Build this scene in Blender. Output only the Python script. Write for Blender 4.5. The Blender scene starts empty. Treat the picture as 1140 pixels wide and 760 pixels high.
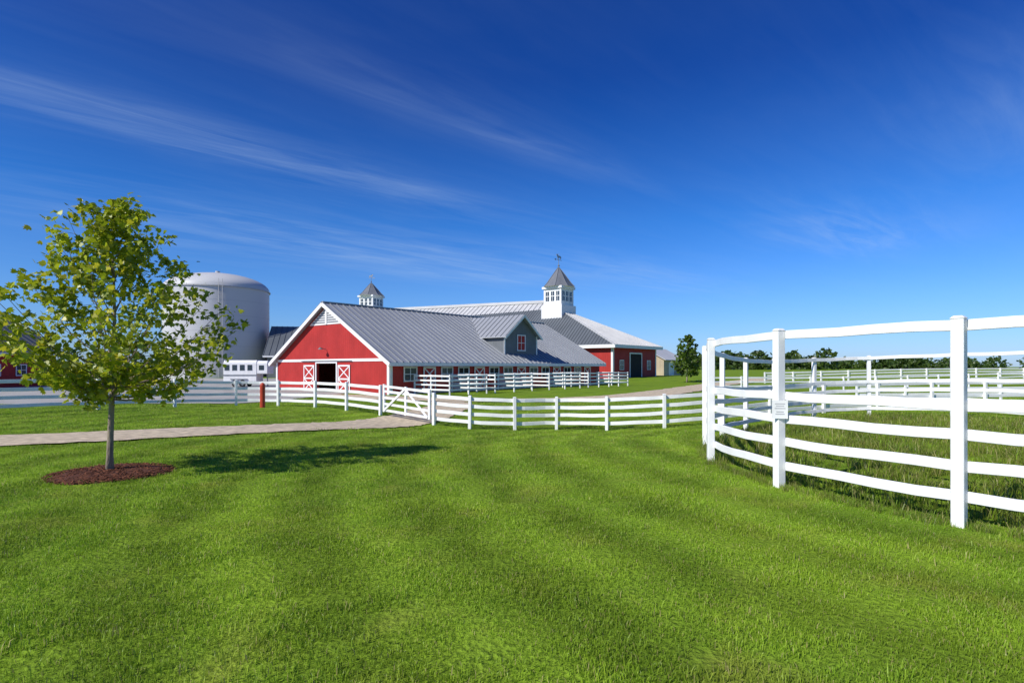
import bpy, math, random
import numpy as np
from mathutils import Vector, Matrix
random.seed(7); rng=np.random.default_rng(7)
S=bpy.context.scene
S.view_settings.view_transform='Standard'; S.view_settings.look='None'; S.view_settings.exposure=0

# ------------------------------------------------------------ terrain
def sm(a,b,t):
    t=min(1,max(0,(t-a)/(b-a))); return t*t*(3-2*t)
def gz(x,y):
    g=math.exp(-((x-1)/8)**2-((y-20.5)/6)**2)
    s=sm(17,36,y)*(1-sm(72,90,y))*(1-sm(30,60,x))
    return -(.66*g*(1-s)+.52*s)+0.05*math.sin(x*.13+1)*math.cos(y*.11)*sm(5,25,math.hypot(x,y))*(1-sm(60,120,math.hypot(x,y)))

# ------------------------------------------------------------ node helpers
def mat(name):
    m=bpy.data.materials.new(name); m.use_nodes=True
    n=m.node_tree.nodes; l=m.node_tree.links
    return m,n,l,n['Principled BSDF']
def simple(name,col,rough=.6,var=.12,scale=3.0,bump=0.0,bscale=40,metal=0,spec=.3,stretch=None):
    m,n,l,b=mat(name)
    tc=n.new('ShaderNodeTexCoord'); no=n.new('ShaderNodeTexNoise'); no.inputs['Scale'].default_value=scale
    no.inputs['Detail'].default_value=5
    src=tc.outputs['Object']
    if stretch:
        mp=n.new('ShaderNodeMapping'); mp.inputs['Scale'].default_value=stretch; l.new(src,mp.inputs[0]); src=mp.outputs[0]
    l.new(src,no.inputs['Vector'])
    r=n.new('ShaderNodeValToRGB'); r.color_ramp.elements[0].position=.3; r.color_ramp.elements[1].position=.7
    r.color_ramp.elements[0].color=tuple(c*(1-var) for c in col)+(1,)
    r.color_ramp.elements[1].color=tuple(min(1,c*(1+var)) for c in col)+(1,)
    l.new(no.outputs['Fac'],r.inputs[0]); l.new(r.outputs[0],b.inputs['Base Color'])
    b.inputs['Roughness'].default_value=rough; b.inputs['Metallic'].default_value=metal
    b.inputs['Specular IOR Level'].default_value=spec
    if bump:
        n2=n.new('ShaderNodeTexNoise'); n2.inputs['Scale'].default_value=bscale; l.new(src,n2.inputs['Vector'])
        bp=n.new('ShaderNodeBump'); bp.inputs['Strength'].default_value=bump; bp.inputs['Distance'].default_value=.02
        l.new(n2.outputs['Fac'],bp.inputs['Height']); l.new(bp.outputs[0],b.inputs['Normal'])
    return m
def siding(name,col,pitch=.3,var=.12):
    m,n,l,b=mat(name)
    tc=n.new('ShaderNodeTexCoord'); sp=n.new('ShaderNodeSeparateXYZ'); l.new(tc.outputs['Object'],sp.inputs[0])
    a=n.new('ShaderNodeMath'); a.operation='ADD'; l.new(sp.outputs[0],a.inputs[0]); l.new(sp.outputs[1],a.inputs[1])
    d=n.new('ShaderNodeMath'); d.operation='DIVIDE'; l.new(a.outputs[0],d.inputs[0]); d.inputs[1].default_value=pitch
    f=n.new('ShaderNodeMath'); f.operation='FRACT'; l.new(d.outputs[0],f.inputs[0])
    g=n.new('ShaderNodeMath'); g.operation='LESS_THAN'; l.new(f.outputs[0],g.inputs[0]); g.inputs[1].default_value=.16
    no=n.new('ShaderNodeTexNoise'); no.inputs['Scale'].default_value=.8; no.inputs['Detail'].default_value=7; l.new(tc.outputs['Object'],no.inputs['Vector'])
    r=n.new('ShaderNodeValToRGB'); r.color_ramp.elements[0].position=.3; r.color_ramp.elements[1].position=.7
    r.color_ramp.elements[0].color=tuple(c*(1-var) for c in col)+(1,); r.color_ramp.elements[1].color=tuple(c*(1+var) for c in col)+(1,)
    l.new(no.outputs['Fac'],r.inputs[0]); l.new(r.outputs[0],b.inputs['Base Color'])
    bp=n.new('ShaderNodeBump'); bp.inputs['Strength'].default_value=.8; bp.inputs['Distance'].default_value=.03
    l.new(g.outputs[0],bp.inputs['Height']); l.new(bp.outputs[0],b.inputs['Normal'])
    b.inputs['Roughness'].default_value=.65; b.inputs['Specular IOR Level'].default_value=.25
    return m

def grassnodes(n,l,cols,ring=(9.5,12.0)):
    """world-position driven lawn colour; returns colour socket"""
    ge=n.new('ShaderNodeNewGeometry')
    def noise(sc,det=3,dist=0):
        t=n.new('ShaderNodeTexNoise'); t.inputs['Scale'].default_value=sc; t.inputs['Detail'].default_value=det
        t.inputs['Distortion'].default_value=dist; l.new(ge.outputs['Position'],t.inputs['Vector']); return t.outputs['Fac']
    r=n.new('ShaderNodeValToRGB'); e=r.color_ramp.elements
    e[0].position=.34; e[0].color=cols[0]+(1,); e[1].position=.64; e[1].color=cols[1]+(1,)
    l.new(noise(.6,4,.3),r.inputs[0])
    # mowing passes that follow the pen
    v=n.new('ShaderNodeVectorMath'); v.operation='SUBTRACT'; l.new(ge.outputs['Position'],v.inputs[0]); v.inputs[1].default_value=(ring[0],ring[1],0)
    m0=n.new('ShaderNodeVectorMath'); m0.operation='MULTIPLY'; l.new(v.outputs[0],m0.inputs[0]); m0.inputs[1].default_value=(1,.85,0)
    le=n.new('ShaderNodeVectorMath'); le.operation='LENGTH'; l.new(m0.outputs[0],le.inputs[0])
    nn=n.new('ShaderNodeMath'); nn.operation='MULTIPLY_ADD'; l.new(noise(.3,1),nn.inputs[0]); nn.inputs[1].default_value=.5; l.new(le.outputs['Value'],nn.inputs[2])
    mu=n.new('ShaderNodeMath'); mu.operation='MULTIPLY'; l.new(nn.outputs[0],mu.inputs[0]); mu.inputs[1].default_value=5.2
    si=n.new('ShaderNodeMath'); si.operation='SINE'; l.new(mu.outputs[0],si.inputs[0])
    ma=n.new('ShaderNodeMath'); ma.operation='MULTIPLY_ADD'; l.new(si.outputs[0],ma.inputs[0]); ma.inputs[1].default_value=.15; ma.inputs[2].default_value=1.0
    mx=n.new('ShaderNodeVectorMath'); mx.operation='SCALE'; l.new(r.outputs[0],mx.inputs[0]); l.new(ma.outputs[0],mx.inputs['Scale'])
    r2=n.new('ShaderNodeValToRGB'); e=r2.color_ramp.elements; e[0].position=.55; e[0].color=(0,0,0,1); e[1].position=.78; e[1].color=(.6,.6,.6,1)
    l.new(noise(1.1,3,.6),r2.inputs[0])
    mix=n.new('ShaderNodeMixRGB'); l.new(r2.outputs[0],mix.inputs[0]); l.new(mx.outputs[0],mix.inputs[1]); mix.inputs[2].default_value=cols[2]+(1,)
    return mix.outputs[0],ge
G0=(.185,.315,.020); G1=(.275,.415,.026); GD=(.37,.38,.055)
def blade_mat(name,c0,c1,cd,trans=.35):
    m=bpy.data.materials.new(name); m.use_nodes=True; n=m.node_tree.nodes; l=m.node_tree.links; n.clear()
    out=n.new('ShaderNodeOutputMaterial')
    col,ge=grassnodes(n,l,(c0,c1,cd))
    oi=n.new('ShaderNodeObjectInfo')
    hs=n.new('ShaderNodeHueSaturation'); l.new(col,hs.inputs['Color'])
    mr=n.new('ShaderNodeMapRange'); l.new(oi.outputs['Random'],mr.inputs[0]); mr.inputs[3].default_value=.82; mr.inputs[4].default_value=1.18; l.new(mr.outputs[0],hs.inputs['Value'])
    d=n.new('ShaderNodeBsdfDiffuse'); t=n.new('ShaderNodeBsdfTranslucent'); g=n.new('ShaderNodeBsdfGlossy'); g.inputs['Roughness'].default_value=.45
    l.new(hs.outputs[0],d.inputs[0]); l.new(hs.outputs[0],t.inputs[0])
    a=n.new('ShaderNodeMixShader'); a.inputs[0].default_value=trans; l.new(d.outputs[0],a.inputs[1]); l.new(t.outputs[0],a.inputs[2])
    b=n.new('ShaderNodeMixShader'); b.inputs[0].default_value=.03; l.new(a.outputs[0],b.inputs[1]); l.new(g.outputs[0],b.inputs[2])
    l.new(b.outputs[0],out.inputs[0]); return m

M_white=simple('white_paint',(.82,.82,.81),.45,.06,2.5,.15,60)
M_whiteb=simple('barn_white_trim',(.78,.78,.77),.5,.05,1)
M_red=siding('red_board_siding',(.40,.032,.028))
M_roof=simple('galvanised_roof',(.40,.415,.435),.42,.12,.35,metal=.25,spec=.5,stretch=(1,.3,.3))
M_roofseam=simple('roof_seam',(.22,.235,.255),.4,.08,.5,metal=.3)
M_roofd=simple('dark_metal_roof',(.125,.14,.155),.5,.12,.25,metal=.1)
M_roofl=simple('light_and_sunlit_metal_roof',(.56,.56,.55),.5,.08,.3)  # light metal; also the painted-in sunlit tone of the hip end
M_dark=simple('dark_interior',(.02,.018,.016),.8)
M_glass=simple('window_glass',(.03,.045,.06),.1,.2,2,spec=.6)
M_greysid=siding('grey_siding',(.16,.175,.19),.2)
M_tank=simple('tank_paint',(.53,.53,.525),.45,.09,.12,stretch=(1,1,.15))
M_tankd=simple('tank_seam',(.45,.45,.45),.5)
M_gravel=simple('gravel',(.56,.46,.32),.9,.30,5,.6,60)
M_asph=simple('lot_asphalt',(.38,.37,.345),.9,.14,.5,.4,40)
M_mulch=simple('mulch',(.10,.035,.018),.95,.5,18,.9,50)
M_bark=simple('bark',(.26,.215,.16),.9,.35,14,.8,40,stretch=(1,1,.25))
M_redpost=simple('red_bollard_paint',(.45,.05,.02),.5)
M_metal=simple('metal',(.3,.3,.3),.4,metal=.6)
M_tire=simple('rubber',(.02,.02,.02),.8)
M_beige=siding('beige_siding',(.50,.42,.30),.3)
M_conc=simple('concrete',(.42,.40,.37),.9,.12,2)
M_sign=simple('sign_face',(.72,.73,.72),.5)
M_text=simple('sign_print',(.35,.35,.37),.6)

# ------------------------------------------------------------ mesh builder
class MB:
    def __init__(s): s.v=[];s.f=[];s.mi=[];s.mats=[]
    def m(s,mt):
        if mt not in s.mats: s.mats.append(mt)
        return s.mats.index(mt)
    def poly(s,pts,mt):
        i=len(s.v); s.v+= [tuple(p) for p in pts]; s.f.append(tuple(range(i,i+len(pts)))); s.mi.append(s.m(mt))
    def hexa(s,p,mt):
        i=len(s.v); s.v+=[tuple(q) for q in p]; k=s.m(mt)
        for f in ((3,2,1,0),(4,5,6,7),(0,1,5,4),(1,2,6,5),(2,3,7,6),(3,0,4,7)):
            s.f.append(tuple(i+a for a in f)); s.mi.append(k)
    def box(s,x0,x1,y0,y1,z0,z1,mt):
        s.hexa([(x0,y0,z0),(x1,y0,z0),(x1,y1,z0),(x0,y1,z0),(x0,y0,z1),(x1,y0,z1),(x1,y1,z1),(x0,y1,z1)],mt)
    def beam(s,p,q,w,h,mt,up=(0,0,1)):
        p=Vector(p);q=Vector(q);d=(q-p).normalized();u=Vector(up)
        sd=d.cross(u); 
        if sd.length<1e-4: sd=d.cross(Vector((1,0,0)))
        sd.normalize(); u=sd.cross(d).normalized()
        a=sd*w/2;b=u*h/2
        s.hexa([p-a-b,p+a-b,q+a-b,q-a-b,p-a+b,p+a+b,q+a+b,q-a+b],mt)
    def prism(s,poly,vec,mt):
        n=len(poly);i=len(s.v);v=Vector(vec)
        s.v+=[tuple(p) for p in poly]+[tuple(Vector(p)+v) for p in poly];k=s.m(mt)
        s.f.append(tuple(range(i+n-1,i-1,-1)));s.f.append(tuple(range(i+n,i+2*n)));s.mi+=[k,k]
        for a in range(n):
            b=(a+1)%n; s.f.append((i+a,i+b,i+n+b,i+n+a)); s.mi.append(k)
    def tube(s,pts,rad,mt,seg=8,cap=True):
        k=s.m(mt);base=len(s.v);n=len(pts);pts=[Vector(p) for p in pts]
        for j,p in enumerate(pts):
            d=(pts[min(j+1,n-1)]-pts[max(j-1,0)]).normalized()
            a=d.cross(Vector((0,0,1)) if abs(d.z)<.9 else Vector((1,0,0))).normalized();b=d.cross(a)
            for t in range(seg):
                an=2*math.pi*t/seg; s.v.append(tuple(p+(a*math.cos(an)+b*math.sin(an))*rad[j]))
        for j in range(n-1):
            for t in range(seg):
                t2=(t+1)%seg; s.f.append((base+j*seg+t,base+j*seg+t2,base+(j+1)*seg+t2,base+(j+1)*seg+t)); s.mi.append(k)
        if cap:
            s.f.append(tuple(base+t for t in range(seg)));s.mi.append(k)
            s.f.append(tuple(base+(n-1)*seg+t for t in range(seg-1,-1,-1)));s.mi.append(k)
    def sweep(s,pts,w,h,mt,closed=False):
        k=s.m(mt);base=len(s.v);n=len(pts);pts=[Vector(p) for p in pts]
        for j,p in enumerate(pts):
            a=pts[(j+1)%n] if (closed or j<n-1) else p; b=pts[(j-1)%n] if (closed or j>0) else p
            d=(a-b);d.z=0;d.normalize();sd=Vector((d.y,-d.x,0))*w/2
            for q in (p-sd+Vector((0,0,-h/2)),p+sd+Vector((0,0,-h/2)),p+sd+Vector((0,0,h/2)),p-sd+Vector((0,0,h/2))): s.v.append(tuple(q))
        for j in range(n if closed else n-1):
            j2=(j+1)%n
            for t in range(4):
                t2=(t+1)%4; s.f.append((base+j*4+t,base+j*4+t2,base+j2*4+t2,base+j2*4+t)); s.mi.append(k)
        if not closed:
            s.f.append(tuple(base+t for t in range(4)));s.f.append(tuple(base+(n-1)*4+t for t in (3,2,1,0)));s.mi+=[k,k]
    def obj(s,name,parent=None,smooth=False,bevel=0,recalc=True):
        me=bpy.data.meshes.new(name); me.from_pydata(s.v,[],s.f)
        for m_ in s.mats: me.materials.append(m_)
        me.polygons.foreach_set('material_index',s.mi)
        if recalc:
            import bmesh
            bm=bmesh.new();bm.from_mesh(me);bmesh.ops.recalc_face_normals(bm,faces=bm.faces);bm.to_mesh(me);bm.free()
        if smooth: me.polygons.foreach_set('use_smooth',[True]*len(me.polygons))
        me.update()
        o=bpy.data.objects.new(name,me);S.collection.objects.link(o)
        if parent: o.parent=parent
        if bevel:
            b=o.modifiers.new('bev','BEVEL');b.width=bevel;b.segments=1;b.limit_method='ANGLE'
        return o
def empty(name,loc=(0,0,0),rz=0):
    e=bpy.data.objects.new(name,None);S.collection.objects.link(e);e.location=loc;e.rotation_euler=(0,0,rz);e.empty_display_size=.5;return e

# ------------------------------------------------------------ ground
def axis(lo,hi,st,far_lo,far_hi):
    a=list(np.arange(lo,hi+1e-6,st)); d=st;x=hi
    while x<far_hi: d*=1.25;x+=d;a.append(x)
    d=st;x=lo
    while x>far_lo: d*=1.25;x-=d;a.insert(0,x)
    return a
xs=axis(-32,32,.5,-3000,3000); ys=axis(-4,60,.5,-60,4000)
V=[(x,y,gz(x,y)) for y in ys for x in xs]; nx=len(xs)
F=[(j*nx+i,j*nx+i+1,(j+1)*nx+i+1,(j+1)*nx+i) for j in range(len(ys)-1) for i in range(nx-1)]
me=bpy.data.meshes.new('ground');me.from_pydata(V,[],F);me.polygons.foreach_set('use_smooth',[True]*len(F))
gm,n,l,b=mat('lawn_ground'); col,ge=grassnodes(n,l,((.13,.215,.018),(.18,.28,.022),(.25,.27,.045)))
no=n.new('ShaderNodeTexNoise');no.inputs['Scale'].default_value=22;no.inputs['Detail'].default_value=6;l.new(ge.outputs['Position'],no.inputs['Vector'])
mr=n.new('ShaderNodeMapRange');l.new(no.outputs['Fac'],mr.inputs[0]);mr.inputs[1].default_value=.3;mr.inputs[2].default_value=.7;mr.inputs[3].default_value=.75;mr.inputs[4].default_value=1.35
sc=n.new('ShaderNodeVectorMath');sc.operation='SCALE';l.new(col,sc.inputs[0]);l.new(mr.outputs[0],sc.inputs['Scale']);l.new(sc.outputs[0],b.inputs['Base Color'])
b.inputs['Roughness'].default_value=.95;b.inputs['Specular IOR Level'].default_value=.05
bp=n.new('ShaderNodeBump');bp.inputs['Strength'].default_value=.8;bp.inputs['Distance'].default_value=.05;l.new(no.outputs['Fac'],bp.inputs['Height']);l.new(bp.outputs[0],b.inputs['Normal'])
me.materials.append(gm)
ground=bpy.data.objects.new('ground',me);S.collection.objects.link(ground)

def catmull(P,k=6,closed=False):
    out=[];n=len(P)
    rngi=range(n if closed else n-1)
    for i in rngi:
        if closed: p0,p1,p2,p3=P[i-1],P[i],P[(i+1)%n],P[(i+2)%n]
        else: p0,p1,p2,p3=P[max(i-1,0)],P[i],P[i+1],P[min(i+2,n-1)]
        for j in range(k):
            t=j/k
            out.append(tuple(.5*((2*p1[a])+(-p0[a]+p2[a])*t+(2*p0[a]-5*p1[a]+4*p2[a]-p3[a])*t*t+(-p0[a]+3*p1[a]-3*p2[a]+p3[a])*t**3) for a in (0,1)))
    if not closed: out.append(tuple(P[-1]))
    return out
def strip(name,P,width,mt,off=.03,k=10,cross=4,seed=0):
    c=catmull(P,k);r=random.Random(seed);v=[];f=[]
    for j,p in enumerate(c):
        a=c[min(j+1,len(c)-1)];b_=c[max(j-1,0)];d=Vector((a[0]-b_[0],a[1]-b_[1])).normalized();nn=Vector((d.y,-d.x))
        wl=width/2*(1+r.uniform(-.09,.09));wr=width/2*(1+r.uniform(-.09,.09))
        for t in range(cross+1):
            q=-wl+(wl+wr)*t/cross; x=p[0]+nn.x*q;y=p[1]+nn.y*q
            v.append((x,y,gz(x,y)+off))
    m_=cross+1
    for j in range(len(c)-1):
        for t in range(cross): f.append((j*m_+t,j*m_+t+1,(j+1)*m_+t+1,(j+1)*m_+t))
    me=bpy.data.meshes.new(name);me.from_pydata(v,[],f);me.materials.append(mt)
    o=bpy.data.objects.new(name,me);S.collection.objects.link(o);return c
path_pts=[(-22,8.2),(-17,9.7),(-13,11.3),(-10,12.8),(-7.6,14.8),(-5.8,17.4),(-4.6,20),(-4.0,22),(-3.4,25),(-3,29),(-4,34)]
path_c=strip('gravel_path',path_pts,2.3,M_gravel,.035,12)
lane_pts=[(-14,41.5),(-5,36.5),(2,36),(8,40),(13.5,48),(19,58),(26,70),(38,84)]
lane_c=strip('gravel_lane',lane_pts,3.6,M_gravel,.05,12,6)
def sheet(name,quad,mt,off,n_=40):
    v=[];f=[];A,B,C,D=[Vector(q) for q in quad]
    for j in range(n_+1):
        for i in range(n_+1):
            s_=i/n_;t=j/n_;p=(A*(1-s_)+B*s_)*(1-t)+(D*(1-s_)+C*s_)*t
            v.append((p.x,p.y,gz(p.x,p.y)+off))
    for j in range(n_):
        for i in range(n_): a=j*(n_+1)+i; f.append((a,a+1,a+n_+2,a+n_+1))
    me=bpy.data.meshes.new(name);me.from_pydata(v,[],f);me.materials.append(mt);o=bpy.data.objects.new(name,me);S.collection.objects.link(o)
sheet('parking_lot',[(-70,24),(-14.5,29.5),(-10,84),(-120,84)],M_asph,.035,80)

# ------------------------------------------------------------ fences
def fence(name,posts,H,rails,closed=False,side=1,k=4,pw=.105,bh=.125,bt=.035,cap=True):
    mb=MB();n=len(posts)
    cv=catmull(posts,k,closed)
    nn=len(cv)
    def nrm(j):
        a=cv[(j+1)%nn] if closed else cv[min(j+1,nn-1)];b_=cv[(j-1)%nn] if closed else cv[max(j-1,0)]
        d=Vector((a[0]-b_[0],a[1]-b_[1])).normalized();return Vector((d.y,-d.x))
    for i,p in enumerate(posts):
        j=min(i*k,nn-1);no_=nrm(j);an=math.atan2(no_.y,no_.x);g=gz(*p)
        lean=random.uniform(-.01,.01)
        c,s_=math.cos(an),math.sin(an);h=pw/2
        def q(a,b_,z,ln=0): return (p[0]+c*a-s_*b_+ln,p[1]+s_*a+c*b_,z)
        mb.hexa([q(-h,-h,g-.3),q(h,-h,g-.3),q(h,h,g-.3),q(-h,h,g-.3),q(-h,-h,g+H,lean),q(h,-h,g+H,lean),q(h,h,g+H,lean),q(-h,h,g+H,lean)],M_white)
        if cap:
            h2=h+.010
            mb.hexa([q(-h2,-h2,g+H,lean),q(h2,-h2,g+H,lean),q(h2,h2,g+H,lean),q(-h2,h2,g+H,lean),q(-h*.7,-h*.7,g+H+.03,lean),q(h*.7,-h*.7,g+H+.03,lean),q(h*.7,h*.7,g+H+.03,lean),q(-h*.7,h*.7,g+H+.03,lean)],M_white)
    off=pw/2+bt/2-.004
    for r in rails:
        pts=[];
        for j,p in enumerate(cv):
            no_=nrm(j)*off*side
            pts.append((p[0]+no_.x,p[1]+no_.y,gz(*p)+r+.008*math.sin(j*1.7+r*9)))
        mb.sweep(pts,bt,bh,M_white,closed)
    return mb.obj(name,bevel=.006)
ring=[(4.48,5.7),(3.56,7.58),(3.40,9.73),(4.08,12),(5.25,14.2),(6.7,16.3),(8.4,18.2),(10.3,19.4),(12.3,19.6),(14.1,18.2),(15.0,16.1),(15.4,13.6),(15.3,11),(14.6,8.6),(13.3,6.4),(11.5,4.6),(9.6,3.6),(7.7,3.5),(5.95,4.25)]
fence('round_pen_fence',ring,2.08,[2.02,1.21,.91,.60,.29],True,1,5,.112,.112)
fence('paddock_fence',[(-2.86,20.8),(-1.5,20.2),(.1,20.1),(1.6,20.5),(3.3,19.8),(5.2,19.4),(7.2,19.7),(9.4,20.7),(12,21.9),(14.6,22.7),(17.2,23.3),(19.8,23.8),(22.5,24.2),(25.2,24.6),(28,25),(31,25.3),(34,25.6)],1.16,[1.06,.79,.52,.24],False,-1)
fence('paddock_fence',[(-26,6.5),(-23.5,9),(-21.2,12),(-19.2,15.3),(-17.3,19),(-16,22),(-14.7,24.8),(-13,26.8),(-11.1,27),(-9,26),(-7.1,24.4),(-5.3,22.9)],1.20,[1.10,.82,.54,.26],False,-1)
fence('field_fence',[(20+3*i,33+.25*i) for i in range(20)],1.25,[1.15,.8,.45],False,-1,1)
fence('field_fence',[(16+3.2*i,47+.6*i) for i in range(26)],1.3,[1.2,.85,.5],False,-1,1)
fence('field_fence',[(32+4*i,72+.8*i) for i in range(30)],1.4,[1.3,.95,.55],False,-1,1,.16,.18)
# gate
mb=MB();A=Vector((-5.15,22.75,0));B=Vector((-3.0,20.92,0));
def gp(t,h): p=A.lerp(B,t);return (p.x,p.y,gz(p.x,p.y)+h)
for h in (.25,.5,.75,1.0,1.2): mb.beam(gp(0.02,h),gp(.98,h),.04,.09,M_white)
for t in (.02,.5,.98): mb.beam(gp(t,.18),gp(t,1.28),.06,.10,M_white,up=(.76,-.65,0))
o1=Vector((.03,.035,0))
mb.beam(Vector(gp(.04,.25))-o1,Vector(gp(.5,1.2))-o1,.03,.08,M_white);mb.beam(Vector(gp(.5,1.2))-o1*1.01,Vector(gp(.96,.25))-o1*1.01,.03,.08,M_white)
mb.obj('fence_gate')

# plaque on pen post
mb=MB();px,py=3.56,7.58;g=gz(px,py)
e_=Vector((.954,-.30,0));c_=Vector((px,py,g+1.04))+Vector((-.03,-.085,0))
nv=Vector((-.30,-.954,0))
mb.beam(c_-Vector((0,0,.12)),c_+Vector((0,0,.12)),.19,.008,M_sign,up=nv)
for h,w_ in ((.075,.06),(.045,.05),(.015,.065),(-.03,.045),(-.06,.055)):
    mb.beam(c_+nv*.006-e_*w_+Vector((0,0,h)),c_+nv*.006+e_*w_+Vector((0,0,h)),.003,.009,M_text)
mb.obj('notice_sign')
mb=MB();bx,by=-11.05,25.2;g=gz(bx,by);mb.tube([(bx,by,g-.1),(bx,by,g+1.0),(bx,by,g+1.07),(bx,by,g+1.1)],[.11,.11,.08,.02],M_redpost,14);mb.tube([(bx,by,g+.84),(bx,by,g+.90)],[.116,.116],M_redpost,14);mb.obj('red_bollard')

# ------------------------------------------------------------ building helpers
def seams_plane(mb,p0,p1,q0,q1,pitch,mt,h=.05,w=.05):
    p0,p1,q0,q1=map(Vector,(p0,p1,q0,q1));L=(p1-p0).length;n=max(1,int(L/pitch))
    nrm=(p1-p0).cross(q0-p0).normalized()
    if nrm.z<0:nrm=-nrm
    for i in range(n+1):
        t=i/n;a=p0.lerp(p1,t);b=q0.lerp(q1,t)
        if (b-a).length<.2:continue
        mb.beam(a+nrm*h/2,b+nrm*h/2,w,h,mt,up=nrm)
def slab(mb,pts,mt,th=.14):
    mb.prism(pts,(0,0,-th),mt)
def xdoor(mb,plane,c,z0,w,h,out):
    def P(a,z,d): return (out-d,a,z) if plane=='x' else (a,out-d,z)
    def bm(a0,z0_,a1,z1_,wd,d0,mt,th=.03):
        A_=Vector(P(a0,z0_,d0));B_=Vector(P(a1,z1_,d0))
        nr=Vector((-1,0,0)) if plane=='x' else Vector((0,-1,0))
        mb.beam(A_,B_,wd,th,mt,up=nr)
    a0,a1=c-w/2,c+w/2
    bm(c,z0,c,z0+h,w,.03,M_red,.05)
    for a in (a0+.05,a1-.05): bm(a,z0,a,z0+h,.12,.07,M_whiteb)
    for z in (z0+.06,z0+h/2,z0+h-.06): bm(a0+.11,z,a1-.11,z,.12,.07,M_whiteb)
    for zb,zt in ((z0+.12,z0+h/2-.06),(z0+h/2+.06,z0+h-.12)):
        bm(a0+.12,zb,a1-.12,zt,.09,.065,M_whiteb,.02);bm(a0+.12,zt,a1-.12,zb,.09,.068,M_whiteb,.02)
def window(mb,plane,c,z0,w,h,out,mull=True,glass=None):
    def P(a,z,d): return (out-d,a,z) if plane=='x' else (a,out-d,z)
    nr=Vector((-1,0,0)) if plane=='x' else Vector((0,-1,0))
    def bm(a0,za,a1,zb,wd,d0,mt,th=.05): mb.beam(P(a0,za,d0),P(a1,zb,d0),wd,th,mt,up=nr)
    bm(c,z0,c,z0+h,w,.005,glass or M_glass,.03)
    for a in (c-w/2,c+w/2): bm(a,z0-.06,a,z0+h+.06,.10,.045,M_whiteb)
    for z in (z0,z0+h): bm(c-w/2+.05,z,c+w/2-.05,z,.10,.043,M_whiteb)
    if mull:
        bm(c,z0+.05,c,z0+h-.05,.05,.035,M_whiteb,.03);bm(c-w/2+.05,z0+h/2,c+w/2-.05,z0+h/2,.05,.033,M_whiteb,.03)

M_roofc=simple('cupola_roof',(.16,.17,.19),.5,.1,1)
def cupola(parent,x,y,z,w,hb,hr,rod,name='cupola'):
    mb=MB();h=w/2*.80
    mb.box(x-h*1.08,x+h*1.08,y-h*1.08,y+h*1.08,z-2.5,z+hb*.18,M_whiteb)
    mb.box(x-h*.9,x+h*.9,y-h*.9,y+h*.9,z+hb*.18,z+hb*.9,M_whiteb)
    for sx,sy in ((-1,-1),(-1,1),(1,-1),(1,1)):
        mb.box(x+sx*h*.86-.14,x+sx*h*.86+.14,y+sy*h*.86-.14,y+sy*h*.86+.14,z+hb*.18,z+hb*.92,M_whiteb)
    mb.box(x-h*1.05,x+h*1.05,y-h*1.05,y+h*1.05,z+hb*.9,z+hb,M_whiteb)
    ww=h*.34
    for i in (-1,0,1):
        c=i*h*.55
        for sg in (-1,1):
            mb.box(x+sg*h*.9-.02,x+sg*h*.9+.02,y+c-ww/2,y+c+ww/2,z+hb*.36,z+hb*.78,M_glass)
            mb.box(x+c-ww/2,x+c+ww/2,y+sg*h*.9-.02,y+sg*h*.9+.02,z+hb*.36,z+hb*.78,M_glass)
            mb.box(x+sg*h*.9-.04,x+sg*h*.9+.04,y+c-.03,y+c+.03,z+hb*.36,z+hb*.78,M_whiteb)
            mb.box(x+c-.03,x+c+.03,y+sg*h*.9-.04,y+sg*h*.9+.04,z+hb*.36,z+hb*.78,M_whiteb)
            mb.box(x+sg*h*.9-.045,x+sg*h*.9+.045,y+c-ww/2,y+c+ww/2,z+hb*.56,z+hb*.59,M_whiteb)
            mb.box(x+c-ww/2,x+c+ww/2,y+sg*h*.9-.045,y+sg*h*.9+.045,z+hb*.56,z+hb*.59,M_whiteb)
    prof=[(w/2*1.06,0),(w/2*.80,hr*.22),(w/2*.54,hr*.50),(w/2*.25,hr*.80),(.10,hr)]
    seg=8
    rings=[]
    for r,zz in prof:
        q=[]
        for t in range(seg):
            an=math.pi/8+t*math.pi/4;rr=r/math.cos(math.pi/8)
            q.append((x+rr*math.cos(an),y+rr*math.sin(an),z+hb+zz))
        rings.append(q)
    for a,b_ in zip(rings,rings[1:]):
        for t in range(seg):
            mb.poly([a[t],a[(t+1)%seg],b_[(t+1)%seg],b_[t]],M_roofc)
    mb.poly(rings[0],M_whiteb);mb.poly(rings[-1],M_roofc)
    for t in range(seg):
        for a,b_ in zip(rings,rings[1:]): mb.beam(a[t],b_[t],.10,.10,M_roofseam)
    zt=z+hb+hr
    mb.tube([(x,y,zt-.1),(x,y,zt+rod)],[.06,.04],M_metal,6)
    mb.tube([(x,y,zt+.15),(x,y,zt+.25),(x,y,zt+.42),(x,y,zt+.52)],[.03,.18,.18,.03],M_metal,10)
    za=zt+rod*.55
    mb.box(x-.9,x+.9,y-.025,y+.025,za-.03,za+.03,M_metal)
    mb.prism([(x-1.2,y-.03,za),(x-.85,y-.03,za+.18),(x-.85,y-.03,za-.18)],(0,.06,0),M_metal)
    hs=[(-.55,.28),(-.6,.05),(-.5,.05),(-.42,.3),(-.1,.33),(.15,.3),(.2,.05),(.3,.05),(.32,.35),(.45,.6),(.62,.62),(.6,.72),(.42,.85),(.3,.82),(.15,.6),(-.35,.62),(-.6,.55),(-.72,.3),(-.62,.42)]
    mb.prism([(x-a*rod/2.2,y-.03,za+.05+b_*rod/2.2) for a,b_ in hs],(0,.06,0),M_metal)
    return mb.obj(name,parent)

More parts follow.
